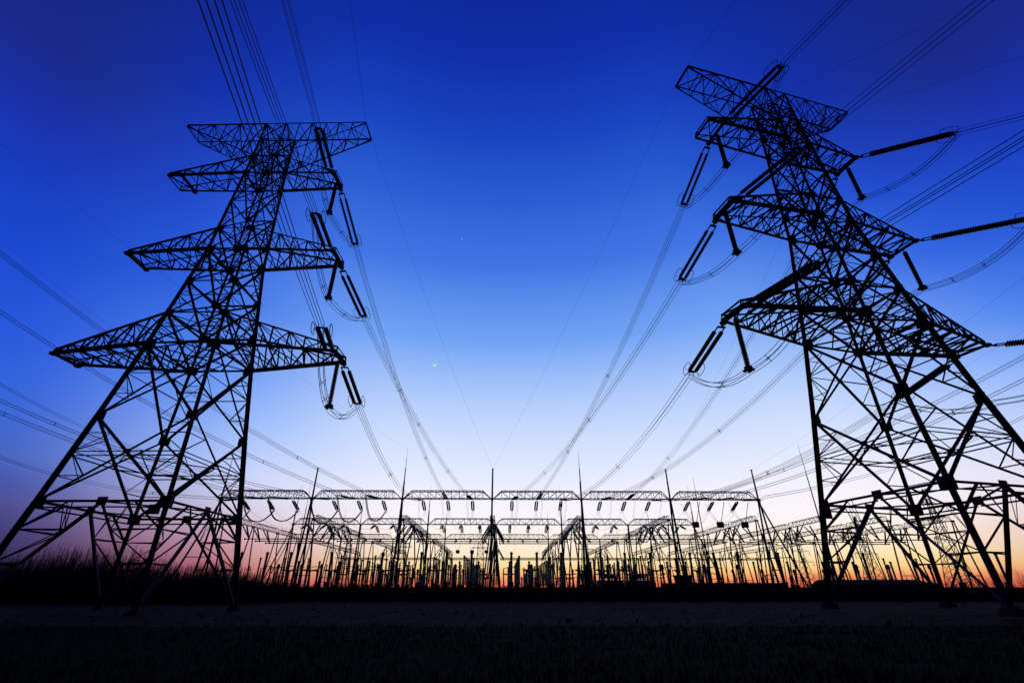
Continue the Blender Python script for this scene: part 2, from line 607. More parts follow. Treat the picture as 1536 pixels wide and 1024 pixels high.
# ------------------------------------------------------------------ insulators and conductors
def proto_tension(L_, link, r, rings, gap=.34):
    t = empty('tension_insulator', (0, 0, 0))
    tag(t, cat='insulator')
    y = MB()
    y.box((link * .35, 0, 0), .25, gap * 2 + .1, .06)
    y.bar((0, 0, 0), (link * .35, 0, 0), .14)
    for s in (-1, 1):
        y.bar((link * .35, s * gap, 0), (link, s * gap, 0), .1)
    y.build('yoke_plate', STEEL, t)
    for s in (-1, 1):
        m = MB()
        m.sheds((link, s * gap, 0), (1, 0, 0), L_ - link - .7, r)
        m.build('insulator_string', CERAMIC, t)
    y = MB()
    y.box((L_ - .5, 0, 0), .35, gap * 2 + .16, .06)
    for s in (-1, 1):
        y.bar((L_ - .7, s * gap, 0), (L_ - .4, s * gap, 0), .09)
        for u in (-1, 1):
            y.bar((L_ - .4, s * .22, 0), (L_, s * .24, u * .24), .05)
    y.build('yoke_plate', STEEL, t)
    if rings:
        for s in (-1, 1):
            m = MB()
            pts = []
            for k in range(24):
                a = 2 * math.pi * k / 24
                pts.append((L_ - .95 + .85 * math.copysign(abs(math.cos(a)) ** .7, math.cos(a)), s * (gap + .42), .5 * math.copysign(abs(math.sin(a)) ** .7, math.sin(a))))
            m.tube(pts, .032, 5, closed=True)
            m.bar((L_ - .55, s * gap, 0), (L_ - .55, s * (gap + .42), .45), .03)
            m.bar((L_ - .55, s * gap, 0), (L_ - .55, s * (gap + .42), -.45), .03)
            m.build('grading_ring', STEEL, t)
    return t
ST_PYL = Stamp(proto_tension(8.0, 1.05, .22, True, .36))
ST_PYL2 = Stamp(proto_tension(9.7, 1.2, .24, True, .25))
ST_GAN = Stamp(proto_tension(4.7, .5, .2, False, .25))
def proto_jumper():
    t = empty('hanging_insulator', (0, 0, 0))
    tag(t, cat='insulator')
    m = MB()
    m.bar((0, 0, 0), (0, 0, -.4), .08)
    m.sheds((0, 0, -.4), (0, 0, -1), 4.9, .25)
    m.build('insulator_string', CERAMIC, t)
    m = MB()
    m.box((0, 0, -5.45), .75, .2, .3)
    m.box((0, 0, -5.45), .2, .75, .26)
    for x in (-1, 1):
        for y in (-1, 1):
            m.box((x * .25, y * .2, -5.6), .16, .3, .18)
    m.build('clamp_yoke', STEEL, t)
    return t
ST_JMP = Stamp(proto_jumper())

def parab(A, B, sag, n=40, before=0.0):
    out = []
    for i in range(-int(before * n), n + 1):
        t = i / n
        p = lerp(A, B, t)
        p.z -= 4 * sag * t * (1 - t)
        out.append(p)
    return out
def bundle(name, pts, nsub, sp, r, label, cat, group, spacers=(), sides=4, axis=None, sw=.06):
    """bundled conductor: one thing, a child per wire and a child per spacer"""
    o = pts[0].copy()
    t = empty(name, o)
    tag(t, label, cat, group)
    d = pts[-1] - pts[0]
    s = axis or V(d.y, -d.x, 0).normalized()
    u = V(0, 0, 1)
    offs = [(-1, -1), (1, -1), (1, 1), (-1, 1)] if nsub == 4 else [(-1, 0), (1, 0)]
    for a, b in offs:
        m = MB()
        m.tube([p - o + s * (a * sp / 2) + u * (b * sp / 2) for p in pts], r, sides)
        m.build('conductor', CABLE, t)
    for f in spacers:
        i = min(len(pts) - 2, int(f * (len(pts) - 1)))
        c_ = lerp(pts[i], pts[i + 1], f * (len(pts) - 1) - i) - o
        m = MB()
        e = sp / 2 * 1.15
        if nsub == 4:
            m.bar(c_ - s * e - u * e, c_ + s * e + u * e, sw)
            m.bar(c_ - s * e + u * e, c_ + s * e - u * e, sw)
            for a, b in offs:
                m.box(c_ + s * (a * sp / 2) + u * (b * sp / 2), sw * 1.8, sw * 1.8, sw * 1.8)
        else:
            m.bar(c_ - s * e, c_ + s * e, .06)
        m.build('spacer', STEEL, t)
    return t
def single(name, pts, r, label, cat, group=None):
    o = pts[0].copy()
    m = MB()
    m.tube([p - o for p in pts], r, 4)
    w = m.build(name, CABLE)
    w.location = o
    return tag(w, label, cat, group)

def gpt(bay, ph, row=0):
    return V(GX + (bay - 2.5) * GS + ph * 6.05, ROWS[row][0] - .85, ROWS[row][1] - .35)
WIRE_R = .027
SIDE = {-1: 'left', 1: 'right'}
ARMN = {'1': 'lowest', '2': 'middle', '3': 'upper'}
PYN = {'L': 'left', 'R': 'right'}
# pylon, arm, side, bay, phase, sag, near azimuth (deg off -Y), near slope (deg)
PHASES = [('L', '1', 1, 2, -1, 4.0, -14.0, -9.5), ('L', '2', 1, 2, 1, 3.0, -9.0, -8.5), ('L', '3', 1, 2, 0, 4.0, -9.5, -7.5),
          ('R', '3', -1, 3, 0, 3.6, -20.0, -5.9), ('R', '2', -1, 3, -1, 4.0, -19.4, -6.0), ('R', '1', -1, 3, 1, 4.0, -14.0, -6.2),
          ('R', '3', 1, 4, 0, 4.5, -61.6, -6.0), ('R', '2', 1, 4, -1, 4.5, -58.5, -5.9), ('R', '1', 1, 4, 1, 4.0, -62.0, -5.0)]
front_end = {}
for s, lev, sg, bay, ph, sag, naz, nsl in PHASES:
    att = PYL[s][2]['att'][lev][0 if sg < 0 else 1] * sg
    full = PYL[s][2][lev][0 if sg < 0 else 1]
    w = hw(ZA[lev])
    f = (abs(att) - w) / (full - w)
    tb = w + (TT[lev] - w) * f
    where = f"{PYN[s]} pylon's {ARMN[lev]} {SIDE[sg]} arm"
    Nn, Ff = pw(s, att - (.3 if s == 'L' else 0), -tb - .25, ZA[lev] - .25), pw(s, att, tb + .25, ZA[lev] - .25)
    G = gpt(bay, ph)
    cur = parab(Ff, G, sag, 400)
    i1 = next(i for i, p in enumerate(cur) if (p - Ff).length > 8.0)
    i2 = max(i for i, p in enumerate(cur) if (p - G).length > 4.7)
    Ef, Eg = cur[i1], cur[i2]
    ST_PYL.put(Ff, aim(Ef - Ff), f'twin insulator string slanting from the {where} towards the substation', 'pylon tension insulators')
    ST_GAN.put(G, aim(Eg - G), f'twin insulator string at the front gantry for the {where}', 'gantry tension insulators')
    front_end[(bay, ph)] = Eg
    seg = cur[i1:i2:9] + [Eg]
    bundle('conductor_bundle', seg, 4, .5, WIRE_R, f'four-wire bundle from the {where} down to the front gantry', 'power line', 'four-wire line bundles', (.4, .72))
    a = R(180 + naz)
    dv = V(math.sin(a) * math.cos(R(nsl)), math.cos(a) * math.cos(R(nsl)), math.sin(R(nsl)))
    Ls = 9.7 if (s, sg) == ('R', 1) else 8.0
    En = Nn + dv * Ls
    (ST_PYL2 if Ls > 9 else ST_PYL).put(Nn, aim(dv), f'twin insulator string on the {where}, reaching towards the viewer', 'pylon tension insulators')
    hd = V(dv.x, dv.y, 0).normalized()
    tan = math.tan(R(-nsl))
    seg = []
    for k in range(45):
        q = 260 * (k / 44) ** 1.3
        seg.append(V(En.x + hd.x * q, En.y + hd.y * q, En.z - tan * q + tan / 350 * q * q))
    bundle('conductor_bundle', seg, 4, .5, WIRE_R, f'four-wire bundle passing overhead from the {where}', 'power line', 'four-wire line bundles', (.3, .5, .7))
    Jt = pw(s, att, 0, ZA[lev] - .15)
    if (s, lev, sg) != ('R', '1', 1):
        ST_JMP.put(Jt, (0, 0, PYL[s][1]), f'single insulator hanging straight down from the {where}', 'jumper insulators')
    Jb = Jt + V(0, 0, -5.65)
    pts = []
    for k in range(31):
        t = k / 30
        if t < .5:
            q = lerp(En, Jb, t * 2)
            zz = Jb.z + (En.z - Jb.z) * (1 - t * 2) ** 2.2
        else:
            q = lerp(Jb, Ef, t * 2 - 1)
            zz = Jb.z + (Ef.z - Jb.z) * (t * 2 - 1) ** 2.2
        q.z = zz - .25 * math.sin(math.pi * t) * abs(math.cos(math.pi * t))
        pts.append(q)
    ax = V(math.cos(PYL[s][1]), math.sin(PYL[s][1]), 0)
    bundle('jumper_loop', pts, 4, .46, .03, f'four-wire jumper loop hanging under the {where}', 'jumper', 'jumper loops', (.25, .38, .72), axis=ax, sw=.04)

# lines that come in from outside the picture
OFF = [(1, 0, (-104.4, 62.0, 55.1), 4), (1, 1, (-86.1, 44.8, 54.6), 4), (1, -1, (-132.2, 114.4, 49.7), 4),
       (0, 1, (-132.3, 77.5, 50.1), 4), (0, 0, (-124.6, 55.7, 46.5), 4), (0, -1, (-155.8, 129.6, 40.5), 4),
       (5, -1, (101.0, 45.0, 46.0), 4), (5, 0, (117.5, 55.2, 48.8), 4), (5, 1, (148.8, 112.1, 47.9), 4)]
for bay, ph, A, sag in OFF:
    G = gpt(bay, ph)
    A = V(A)
    cur = parab(A, G, sag, 300, .8)
    i2 = max(i for i, p in enumerate(cur) if (p - G).length > 4.7)
    Eg = cur[i2] + V(0, 0, -.5)
    sd_ = 'left' if bay < 3 else 'right'
    nm = f'{ORD[bay]} bay from left, {PH[ph]} phase'
    ST_GAN.put(G, aim(Eg - G), f'twin insulator string slanting {sd_} before the front gantry, {nm}', 'gantry tension insulators')
    front_end[(bay, ph)] = Eg
    bundle('conductor_bundle', cur[0:i2:8] + [Eg], 4, .5, WIRE_R, f'four-wire bundle from the {sd_} edge to front gantry, {nm}', 'power line', 'four-wire line bundles', (.72, .88))
# earth wires
def ew(A, B, sag, label, before=0.0):
    single('earth_wire', parab(A, B, sag, 40, before), .012, label, 'earth wire', 'thin earth wires')
POLE = lambda k: V(GX + k * GS, GY, 28.8)
MAST = lambda k: V(GX + k * GS, GY, 33.6)
def overhead(A, azd, sl=.08, n=260):
    a = R(180 + azd)
    return [V(A.x + math.sin(a) * q, A.y + math.cos(a) * q, A.z - sl * q + sl / 350 * q * q) for q in [n * (k / 30) ** 1.3 for k in range(31)]]
ew(pw('L', ARM_L['T'][1], 1.396, 60), POLE(0), 2.0, 'thin earth wire sloping from the left pylon top to the middle gantry pole')
ew(pw('R', -ARM_R['T'][0], 1.396, 60), POLE(0), 2.0, 'thin earth wire sloping from the right pylon top to the middle gantry pole')
ew(pw('R', ARM_R['T'][1], 1.396, 60), POLE(2), 2.0, 'thin earth wire passing behind the right pylon to the sixth gantry pole')
for s, a, azd, lb in (('L', ARM_L['T'][1], -9.0, "left pylon's right top arm tip"), ('R', -ARM_R['T'][0], -18.5, "right pylon's left top arm tip"),
                      ('R', ARM_R['T'][1], -60.5, "right pylon's right top arm tip")):
    single('earth_wire', overhead(pw(s, a, -1.396, 60), azd), .016, f'thin earth wire overhead from the {lb}', 'earth wire', 'thin earth wires')
single('earth_wire', overhead(pw('R', 1.0, -1.4, 60), -52.0), .016, 'thin earth wire leading overhead right from the middle of the right pylon top', 'earth wire', 'thin earth wires')
ew(V(-119.4, 79.5, 75.5), POLE(-2), 2.0, 'thin earth wire from the left edge to the second gantry pole', .8)
ew(V(-76.4, 43.6, 60.8), MAST(-1), 2.0, 'thin earth wire from the upper left edge to the left tall gantry mast', .8)
ew(V(81.5, 28.0, 50.0), POLE(3), 2.0, 'thin earth wire from the right edge to the last gantry pole', .8)
ew(V(121.7, 77.8, 57.3), V(76.5, 118.7, 34.5), 2.0, 'thin earth wire from the right edge to the lone tall mast', .8)

# ------------------------------------------------------------------ gantry rows
def truss(mb, P, Q, h, w, n, taper, ch=.13, br=.07):
    """box truss from P to Q (bottom chord ends), top chord shorter by taper at both ends"""
    P, Q = V(P), V(Q)
    d = (Q - P).normalized()
    s = d.cross(V(0, 0, 1)).normalized()
    Ln = (Q - P).length
    tops = [taper + (Ln - 2 * taper) * i / n for i in range(n + 1)]
    for b in (-1, 1):
        o = s * (b * w / 2)
        mb.bar(P + s * b * w * .12, P + d * taper + o, ch)
        mb.bar(P + d * taper + o, Q - d * taper + o, ch)
        mb.bar(Q - d * taper + o, Q + s * b * w * .12, ch)
        t0, t1 = P + d * taper + V(0, 0, h) + o, Q - d * taper + V(0, 0, h) + o
        mb.bar(t0, t1, ch)
        mb.bar(P + s * b * w * .12, t0, ch)
        mb.bar(Q + s * b * w * .12, t1, ch)
        for i, x in enumerate(tops):
            p = P + d * x + o
            mb.bar(p, p + V(0, 0, h), br)
            if i < n:
                p2 = P + d * tops[i + 1] + o
                if i < n // 2:
                    mb.bar(p + V(0, 0, h), p2, br)
                else:
                    mb.bar(p, p2 + V(0, 0, h), br)
    for i, x in enumerate(tops):
        for z in (0, h):
            c_ = P + d * x + V(0, 0, z)
            mb.bar(c_ - s * w / 2, c_ + s * w / 2, br)
            if i < n:
                e = P + d * tops[i + 1] + V(0, 0, z)
                sg = 1 if i % 2 else -1
                mb.bar(c_ - s * sg * w / 2, e + s * sg * w / 2, br * .8)
def pole_top(mb, x, y, z0, kind):
    if kind == 'mast':
        mb.lathe((x, y, z0), (0, 0, 1), [(0, .23), (4.2, .19), (4.25, .13), (7.4, .11), (7.45, .06), (9.6, .06), (9.65, .04), (12.3, .022)], 8)
    else:
        mb.lathe((x, y, z0), (0, 0, 1), [(0, .23), (7.0, .17), (7.2, .17)], 8)
        mb.box((x, y, z0 + 7.2), .5, .5, .14)
def gantry(row, ks, tops, label, thin=1.0):
    Y, Z = ROWS[row]
    t = empty('steel_gantry', (GX, Y, 0))
    tag(t, label, 'gantry', 'gantry rows across the substation')
    for k in ks:
        m = MB()
        x = k * GS
        for sgy in (-1, 1):
            m.lathe((x, sgy * 2.9, 0), V(0, -sgy * 2.65, Z - .2), [(0, .27 * thin), (Z * 1.007, .2 * thin)], 8)
        m.bar((x, -2.0, Z * .28), (x, 2.0, Z * .28), .2)
        m.box((x, 0, Z - .1), .6, 1.1, .5)
        if k == ks[0] or k == ks[-1]:
            sg = -1 if k == ks[0] else 1
            m.lathe((x + sg * 7.6, 0, 0), V(-sg * 7.5, 0, Z - 1), [(0, .25 * thin), (Z * 1.04, .18 * thin)], 8)
            m.bar((x, 0, Z * .4), (x + sg * 4.55, 0, Z * .4), .16)
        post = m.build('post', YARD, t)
        if tops.get(k):
            m = MB()
            pole_top(m, x, 0, Z, tops[k])
            m.build('lightning_rod' if tops[k] == 'mast' else 'earth_wire_peak', YARD, post)
    for k in ks[:-1]:
        m = MB()
        truss(m, (k * GS + .3, 0, Z), ((k + 1) * GS - .3, 0, Z), 1.75, 1.7, 9, 2.0, .17 * thin, .085)
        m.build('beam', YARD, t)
    return t
gantry(0, list(range(-3, 4)), {-3: 'mast', -2: 'pole', -1: 'mast', 0: 'pole', 1: 'mast', 2: 'pole', 3: 'pole'}, 'front gantry row with seven A-frame posts and six truss beams')
gantry(1, list(range(-3, 4)), {-3: 'mast', -1: 'mast', 1: 'mast', 3: 'mast'}, 'second gantry row standing just behind the front gantry', .9)
gantry(2, list(range(-4, 5)), {-3: 'mast', -1: 'mast', 1: 'mast', 3: 'mast'}, 'rearmost gantry row, smallest and lowest of the three', .85)
def lone_mast(x, y, h, label):
    m = MB()
    m.lathe((0, 0, 0), (0, 0, 1), [(0, .3), (h * .45, .22), (h * .46, .16), (h * .78, .11), (h * .79, .08), (h * .93, .055), (h, .022)], 8)
    m.box((0, 0, .15), .9, .9, .3)
    o = m.build('lightning_mast', YARD)
    o.location = (x, y, 0)
    tag(o, label, 'lightning mast', 'free standing lightning masts')
lone_mast(76.5, 118.7, 35.5, 'tall tapering lightning mast just left of the right pylon')
lone_mast(-60.0, 150.0, 31.0, 'slim lightning mast rising behind the first front gantry bay')
lone_mast(56.0, 140.0, 31.5, 'slim lightning mast rising behind the last front gantry bay')
lone_mast(-43.0, 150.0, 27.0, 'slim lightning mast rising behind the second front gantry bay')

# gantry strings on the substation side, their jumpers and the spans between rows
BAY = lambda b: f'{ORD[b]} bay from left'
def rear(row, bay, ph):
    g_ = gpt(bay, ph, row) + V(0, 1.7, 0)
    d = V(0, .93, -.37).normalized()
    return g_, d
ROWN = ['front gantry', 'second gantry row', 'rearmost gantry row']
for bay in range(6):
    for ph in (-1, 0, 1):
        nm = f'{BAY(bay)}, {PH[ph]} phase'
        g_, d = rear(0, bay, ph)
        ST_GAN.put(g_, aim(d), f'twin insulator string behind the front gantry beam, {nm}', 'gantry tension insulators')
        E0 = g_ + d * 4.7
        g2 = gpt(bay, ph, 1)
        d2 = V(0, -.94, -.34).normalized()
        ST_GAN.put(g2, aim(d2), f'twin insulator string before the second gantry row, {nm}', 'gantry tension insulators')
        E2 = g2 + d2 * 4.7
        bundle('strain_bus', parab(E0, E2, 1.6, 14), 2, .4, .014, f'two-wire span from front to second gantry row, {nm}', 'power line', 'two-wire spans between gantry rows')
        g3, d3 = rear(1, bay, ph)
        ST_GAN.put(g3, aim(d3), f'twin insulator string behind the second gantry row, {nm}', 'gantry tension insulators')
        g4 = gpt(bay, ph, 2)
        ST_GAN.put(g4, aim(d2), f'twin insulator string before the rearmost gantry row, {nm}', 'gantry tension insulators')
        bundle('strain_bus', parab(g3 + d3 * 4.7, g4 + d2 * 4.7, 1.6, 12), 2, .4, .012, f'two-wire span from second to rearmost gantry row, {nm}', 'power line', 'two-wire spans between gantry rows')
        # U-shaped jumper between the two strings at the front gantry
        En = front_end[(bay, ph)]
        zb = 16.4 + .2 * ph
        pts = []
        for k in range(21):
            t = k / 20
            q = lerp(En, E0, t)
            base = En.z + (E0.z - En.z) * t
            q.z = base - (base - zb) * (1 - abs(2 * t - 1) ** 2.4)
            pts.append(q)
        bundle('jumper_loop', pts, 2, .3, .11 if bay < 2 else .02, f'U-shaped jumper loop under the front gantry, {nm}', 'jumper', 'U-shaped jumpers under the front gantry')
        single('dropper_wire', parab(pts[11], V(pts[11].x + .3, 126.2, 9.4), .6, 10), .016, f'thin dropper wire below the front gantry, {nm}', 'wire', 'dropper wires')
        j2 = [lerp(g2 + d2 * 4.7, g3 + d3 * 4.7, k / 12) + V(0, 0, -2.6 * (1 - abs(k / 6 - 1) ** 2.2)) for k in range(13)]
        bundle('jumper_loop', j2, 2, .3, .02, f'U-shaped jumper loop under the second gantry row, {nm}', 'jumper', 'U-shaped jumpers under the second gantry row')

# line traps
def proto_trap():
    t = empty('line_trap', (0, 0, 0))
    tag(t, cat='line trap')
    m = MB()
    m.lathe((0, 0, -1.15), (0, 0, 1), [(0, .78), (.04, .82), (1.1, .82), (1.15, .78)], 16)
    m.build('coil_drum', BODY, t)
    m = MB()
    for z in (-1.19, .04):
        for a in range(3):
            m.bar((-.8 * math.cos(a * 1.047), -.8 * math.sin(a * 1.047), z), (.8 * math.cos(a * 1.047), .8 * math.sin(a * 1.047), z), .07)
    m.build('end_spider', STEEL, t)
    m = MB()
    m.sheds((.35, 0, .06), V(1.5, -.6, 4.9), 4.9, .09, .16, .05, 8)
    m.build('hanger_insulator', CERAMIC, t)
    m = MB()
    m.tube([(-.5, 0, .05), (-1.4, .3, 2.0), (-2.6, .8, 4.4)], .035)
    m.build('lead_wire', CABLE, t)
    return t
ST_TRAP = Stamp(proto_trap())
for ph in (-1, 0, 1):
    x = GX + 2.5 * GS + ph * 6.05 + 1.0
    ST_TRAP.put((x, 120.4, 16.6), (0, 0, 0), f'black line trap drum hung under the last front gantry bay, {PH[ph]} of three', 'line traps')
for ph in (-1, 0, 1):
    ST_TRAP.put((GX - .5 * GS + ph * 6.05 + .6, 215.2, 17.2), (0, 0, 0), f'small distant line trap drum left of the middle gantry pole, {PH[ph]} of three', 'line traps')

# ------------------------------------------------------------------ bus gantries running into the distance, with tubular busbars hung from them
BUSX = [(GX + k * GS, k) for k in range(-3, 4)] + [(79.6, 4), (95.8, 5), (112.0, 6)]
def bus_gantry(x, y0, y1, label):
    t = empty('bus_gantry', (x, (y0 + y1) / 2, 0))
    tag(t, label, 'gantry', 'bus gantries running away from the viewer')
    z = 17.3
    h = (y1 - y0) / 2
    n = 3 if h > 20 else 2
    for i in range(n):
        a = -h + 2 * h * i / n
        m = MB()
        truss(m, (0, a + .15, z), (0, a + 2 * h / n - .15, z), 1.15, 1.15, 8, 1.0, .09, .05)
        m.build('beam', YARD, t)
    for i in range(n + 1):
        a = -h + 2 * h * i / n
        m = MB()
        for sg in (-1, 1):
            m.lathe((sg * 2.1, a, 0), V(-sg * 1.9, 0, z - .1), [(0, .2), (z * 1.004, .15)], 7)
        m.bar((-1.5, a, 5), (1.5, a, 5), .14)
        m.box((0, a, z - .1), .8, .5, .35)
        m.build('post', YARD, t)
def pole_name(k):
    if k <= 3:
        return f'{ORD[k + 3]} front gantry post from left'
    return f'{ORD[k - 4]} beyond the right end of the front gantry'
for x, k in BUSX:
    bus_gantry(x, 122, 169, f'near lattice bus gantry behind the {pole_name(k)}' if k <= 3 else f'near lattice bus gantry, {pole_name(k)}')
    bus_gantry(x, 181, 246, f'far lattice bus gantry behind the {pole_name(k)}' if k <= 3 else f'far lattice bus gantry, {pole_name(k)}')
def proto_slant():
    t = empty('busbar_insulator', (0, 0, 0))
    tag(t, cat='insulator')
    m = MB()
    m.bar((0, 0, 0), (.4, 0, 0), .05)
    m.sheds((.3, 0, 0), (1, 0, 0), 4.1, .22, .2, .11, 7)
    m.bar((4.3, 0, 0), (4.7, 0, 0), .05)
    m.build('insulator_string', CERAMIC, t)
    return t
ST_SL = Stamp(proto_slant())
tube_proto = {}
for yard, ys in ((0, (131.0, 137.0, 143.0)), (1, (205.0, 211.0, 217.0))):
    for (x0, k), (x1, k1) in zip(BUSX, BUSX[1:]):
        for yi, Y in enumerate(ys):
            span = x1 - x0 - 5.6
            key = round(span, 1)
            bay = f'{ORD[k + 3]} bay from left'
            yn = 'near yard' if yard == 0 else 'far yard'
            lb = f'long tubular busbar, {yn}, {ORD[yi]} of three, {bay}'
            if key not in tube_proto:
                t = empty('tubular_busbar', (0, 0, 0))
                m = MB()
                m.tube([(-span / 2 - .9, 0, 0), (span / 2 + .9, 0, 0)], .12, 8)
                m.build('tube', CABLE, t)
                for sg in (-1, 1):
                    m = MB()
                    m.lathe((sg * (span / 2 + .82), 0, 0), (sg, 0, 0), [(0, .13), (.1, .24), (.25, .24), (.36, .1)], 8)
                    m.build('end_cap', STEEL, t)
                    m = MB()
                    m.box((sg * span / 2, 0, .05), .2, .4, .4)
                    m.build('clamp', STEEL, t)
                tube_proto[key] = Stamp(t)
            xm = (x0 + x1) / 2
            tube_proto[key].put((xm, Y, 13.65), (0, 0, 0), lb, 'tubular busbars', 'busbar')
            for sg, xg in ((-1, x0), (1, x1)):
                end = V(xm + sg * span / 2, Y, 13.85)
                for dy in ((-1.3, 1.3) if yard == 0 else (0,)):
                    top = V(xg - sg * .75, Y + dy, 17.2)
                    wd = {-1.3: 'near', 1.3: 'far', 0: 'only'}[dy]
                    ST_SL.put(top, aim(end - top), f'slanting insulator, {SIDE[sg]} end of {ORD[yi]} busbar, {yn}, {bay}' + (f', {wd} string' if yard == 0 else ''), 'slanting busbar insulators')

# ------------------------------------------------------------------ switchgear
def ped(m, x, y, h, w=.5):
    for sx in (-1, 1):
        for sy in (-1, 1):
            m.bar((x + sx * w / 2, y + sy * w / 2, 0), (x + sx * w / 2, y + sy * w / 2, h), .1)
    for z in (h * .3, h * .65):
        m.bar((x - w / 2, y - w / 2, z), (x + w / 2, y - w / 2, z + .5), .05)
        m.bar((x + w / 2, y + w / 2, z), (x - w / 2, y + w / 2, z + .5), .05)
    m.box((x, y, h + .05), w + .25, w + .25, .1)
def ring(m, x, y, z, r):
    m.tube([(x + r * math.cos(k * .5236), y + r * math.sin(k * .5236), z) for k in range(12)], .045, 5, closed=True)
def eq(kind):
    names = {'post': 'post_insulator', 'ct': 'current_transformer', 'cb': 'circuit_breaker', 'ds': 'disconnect_switch', 'sa': 'surge_arrester', 'cvt': 'voltage_transformer'}
    cats = {'post': 'post insulator', 'ct': 'transformer', 'cb': 'circuit breaker', 'ds': 'disconnector', 'sa': 'surge arrester', 'cvt': 'transformer'}
    t = empty(names[kind], (0, 0, 0))
    tag(t, cat=cats[kind])
    b, c_, h = MB(), MB(), MB()
    if kind == 'post':
        ped(b, 0, 0, 3.0)
        c_.sheds((0, 0, 3.1), (0, 0, 1), 5.4, .27, .3, .16, 8)
        h.box((0, 0, 8.6), .5, .5, .2)
    elif kind == 'ct':
        ped(b, 0, 0, 2.6, .8)
        b.box((0, 0, 3.1), .95, .95, .8)
        c_.sheds((0, 0, 3.5), (0, 0, 1), 3.2, .34, .25, .24, 8)
        h.lathe((0, 0, 6.7), (0, 0, 1), [(0, .3), (.1, .42), (.9, .44), (1.1, .3), (1.2, .12)], 10)
        h.bar((-1.0, 0, 7.2), (1.0, 0, 7.2), .1)
    elif kind == 'cb':
        ped(b, 0, 0, 2.6, .6)
        b.box((.55, 0, 1.5), .5, .5, 1.0)
        c_.sheds((0, 0, 2.7), (0, 0, 1), 3.6, .26, .28, .16, 8)
        for sg in (-1, 1):
            c_.sheds((sg * .25, 0, 6.55), V(sg * 1, 0, .12), 1.9, .24, .26, .17, 8)
        h.box((0, 0, 6.5), .55, .5, .5)
        for sg in (-1, 1):
            ring(h, sg * 2.25, 0, 6.8, .4)
            h.bar((sg * 2.0, 0, 6.75), (sg * 2.6, 0, 6.85), .1)
    elif kind == 'ds':
        for x in (-2.0, 2.0):
            ped(b, x, 0, 2.8)
            q = MB()
            q.sheds((x, 0, 2.9), (0, 0, 1), 3.6, .22, .26, .13, 8)
            q.v = [V(p.x, p.y, p.z * 1.1) for p in q.v]
            q.build('insulator_column', CERAMIC, t)
        b.bar((-2.2, 0, 2.7), (2.2, 0, 2.7), .2)
        h.bar((-2.0, 0, 6.6), (0, .1, 7.15), .13)
        h.bar((2.0, 0, 6.6), (0, -.1, 7.15), .13)
        for x in (-2, 2):
            ring(h, x, 0, 6.65, .35)
    elif kind == 'sa':
        ped(b, 0, 0, 2.4, .45)
        c_.sheds((0, 0, 2.5), (0, 0, 1), 4.0, .22, .26, .14, 8)
        h.box((0, 0, 6.6), .3, .3, .25)
        ring(h, 0, 0, 6.0, .6)
        for a in range(3):
            h.bar((0, 0, 6.55), (.6 * math.cos(a * 2.09), .6 * math.sin(a * 2.09), 6.0), .04)
    else:
        ped(b, 0, 0, 2.4, .7)
        b.box((0, 0, 2.95), 1.0, 1.0, .95)
        for i in range(3):
            c_.sheds((0, 0, 3.45 + i * 1.8), (0, 0, 1), 1.8, .34, .24, .25, 8)
        h.lathe((0, 0, 8.95), (0, 0, 1), [(-.1, .3), (.1, .4), (.25, .36), (.35, .1)], 10)
    for mm in (b, c_, h):
        mm.v = [V(p.x, p.y, p.z * 1.1) for p in mm.v]
    b.build('pedestal', YARD, t)
    if c_.v:
        c_.build('insulator_column', CERAMIC, t)
    h.build('terminal_head', YARD, t)
    return t
EQ = {k: Stamp(eq(k)) for k in ('post', 'ct', 'cb', 'ds', 'sa', 'cvt')}
EQN = {'post': 'tall ribbed post insulator', 'ct': 'dome topped current transformer', 'cb': 'T-headed circuit breaker', 'ds': 'two-column disconnect switch',
       'sa': 'ring topped surge arrester', 'cvt': 'thick stacked voltage transformer'}
EROWS = [(125.5, 'cvt'), (130.0, 'sa'), (136.0, 'post'), (142.0, 'ds'), (148.0, 'ct'), (155.0, 'cb'), (162.0, 'cvt'), (170.0, 'post'), (179.0, 'ct'), (188.0, 'cb'), (197.0, 'ds'), (206.0, 'cvt'), (223.0, 'sa'), (236.0, 'cb')]
EG = {'post': 'post insulators', 'ct': 'current transformers', 'cb': 'circuit breakers', 'ds': 'disconnect switches', 'sa': 'surge arresters', 'cvt': 'voltage transformers'}
er = random.Random(21)
for ri, (Y, kind) in enumerate(EROWS):
    for bay in range(0, 9):
        for ph in (-1, 0, 1):
            if er.random() < .03:
                continue
            if bay >= 6 and (ri % 2 or ph == 0):
                continue
            if bay == 0 and ri > 9:
                continue
            if er.random() < .06:
                continue
            x = GX + (bay - 2.5) * GS + ph * 6.05 + er.uniform(-.12, .12)
            lb = f'{EQN[kind]} in {ORD[ri] if ri < 12 else "last"} equipment row, {BAY(bay)}, {PH[ph]} phase'
            EQ[kind].put((x, Y + er.uniform(-1.0, 1.0), 0), (0, 0, er.choice((0, 0, math.pi / 2)) if kind in ('ds', 'cb') else 0), lb, EG[kind] + ' in the yard')

# closely spaced busbar supports marching away along the lanes
for bay in (1, 2, 3, 4):
    for ph in (-1, 1):
        for j in range(9):
            EQ['post'].put((GX + (bay - 2.5) * GS + ph * 6.05 - ph * 1.9, 127.0 + j * 6.2, 0), (0, 0, 0),
                           f'tall ribbed post insulator, {ORD[j]} in the close row, {BAY(bay)}, {PH[ph]} side', EG['post'] + ' in the yard')

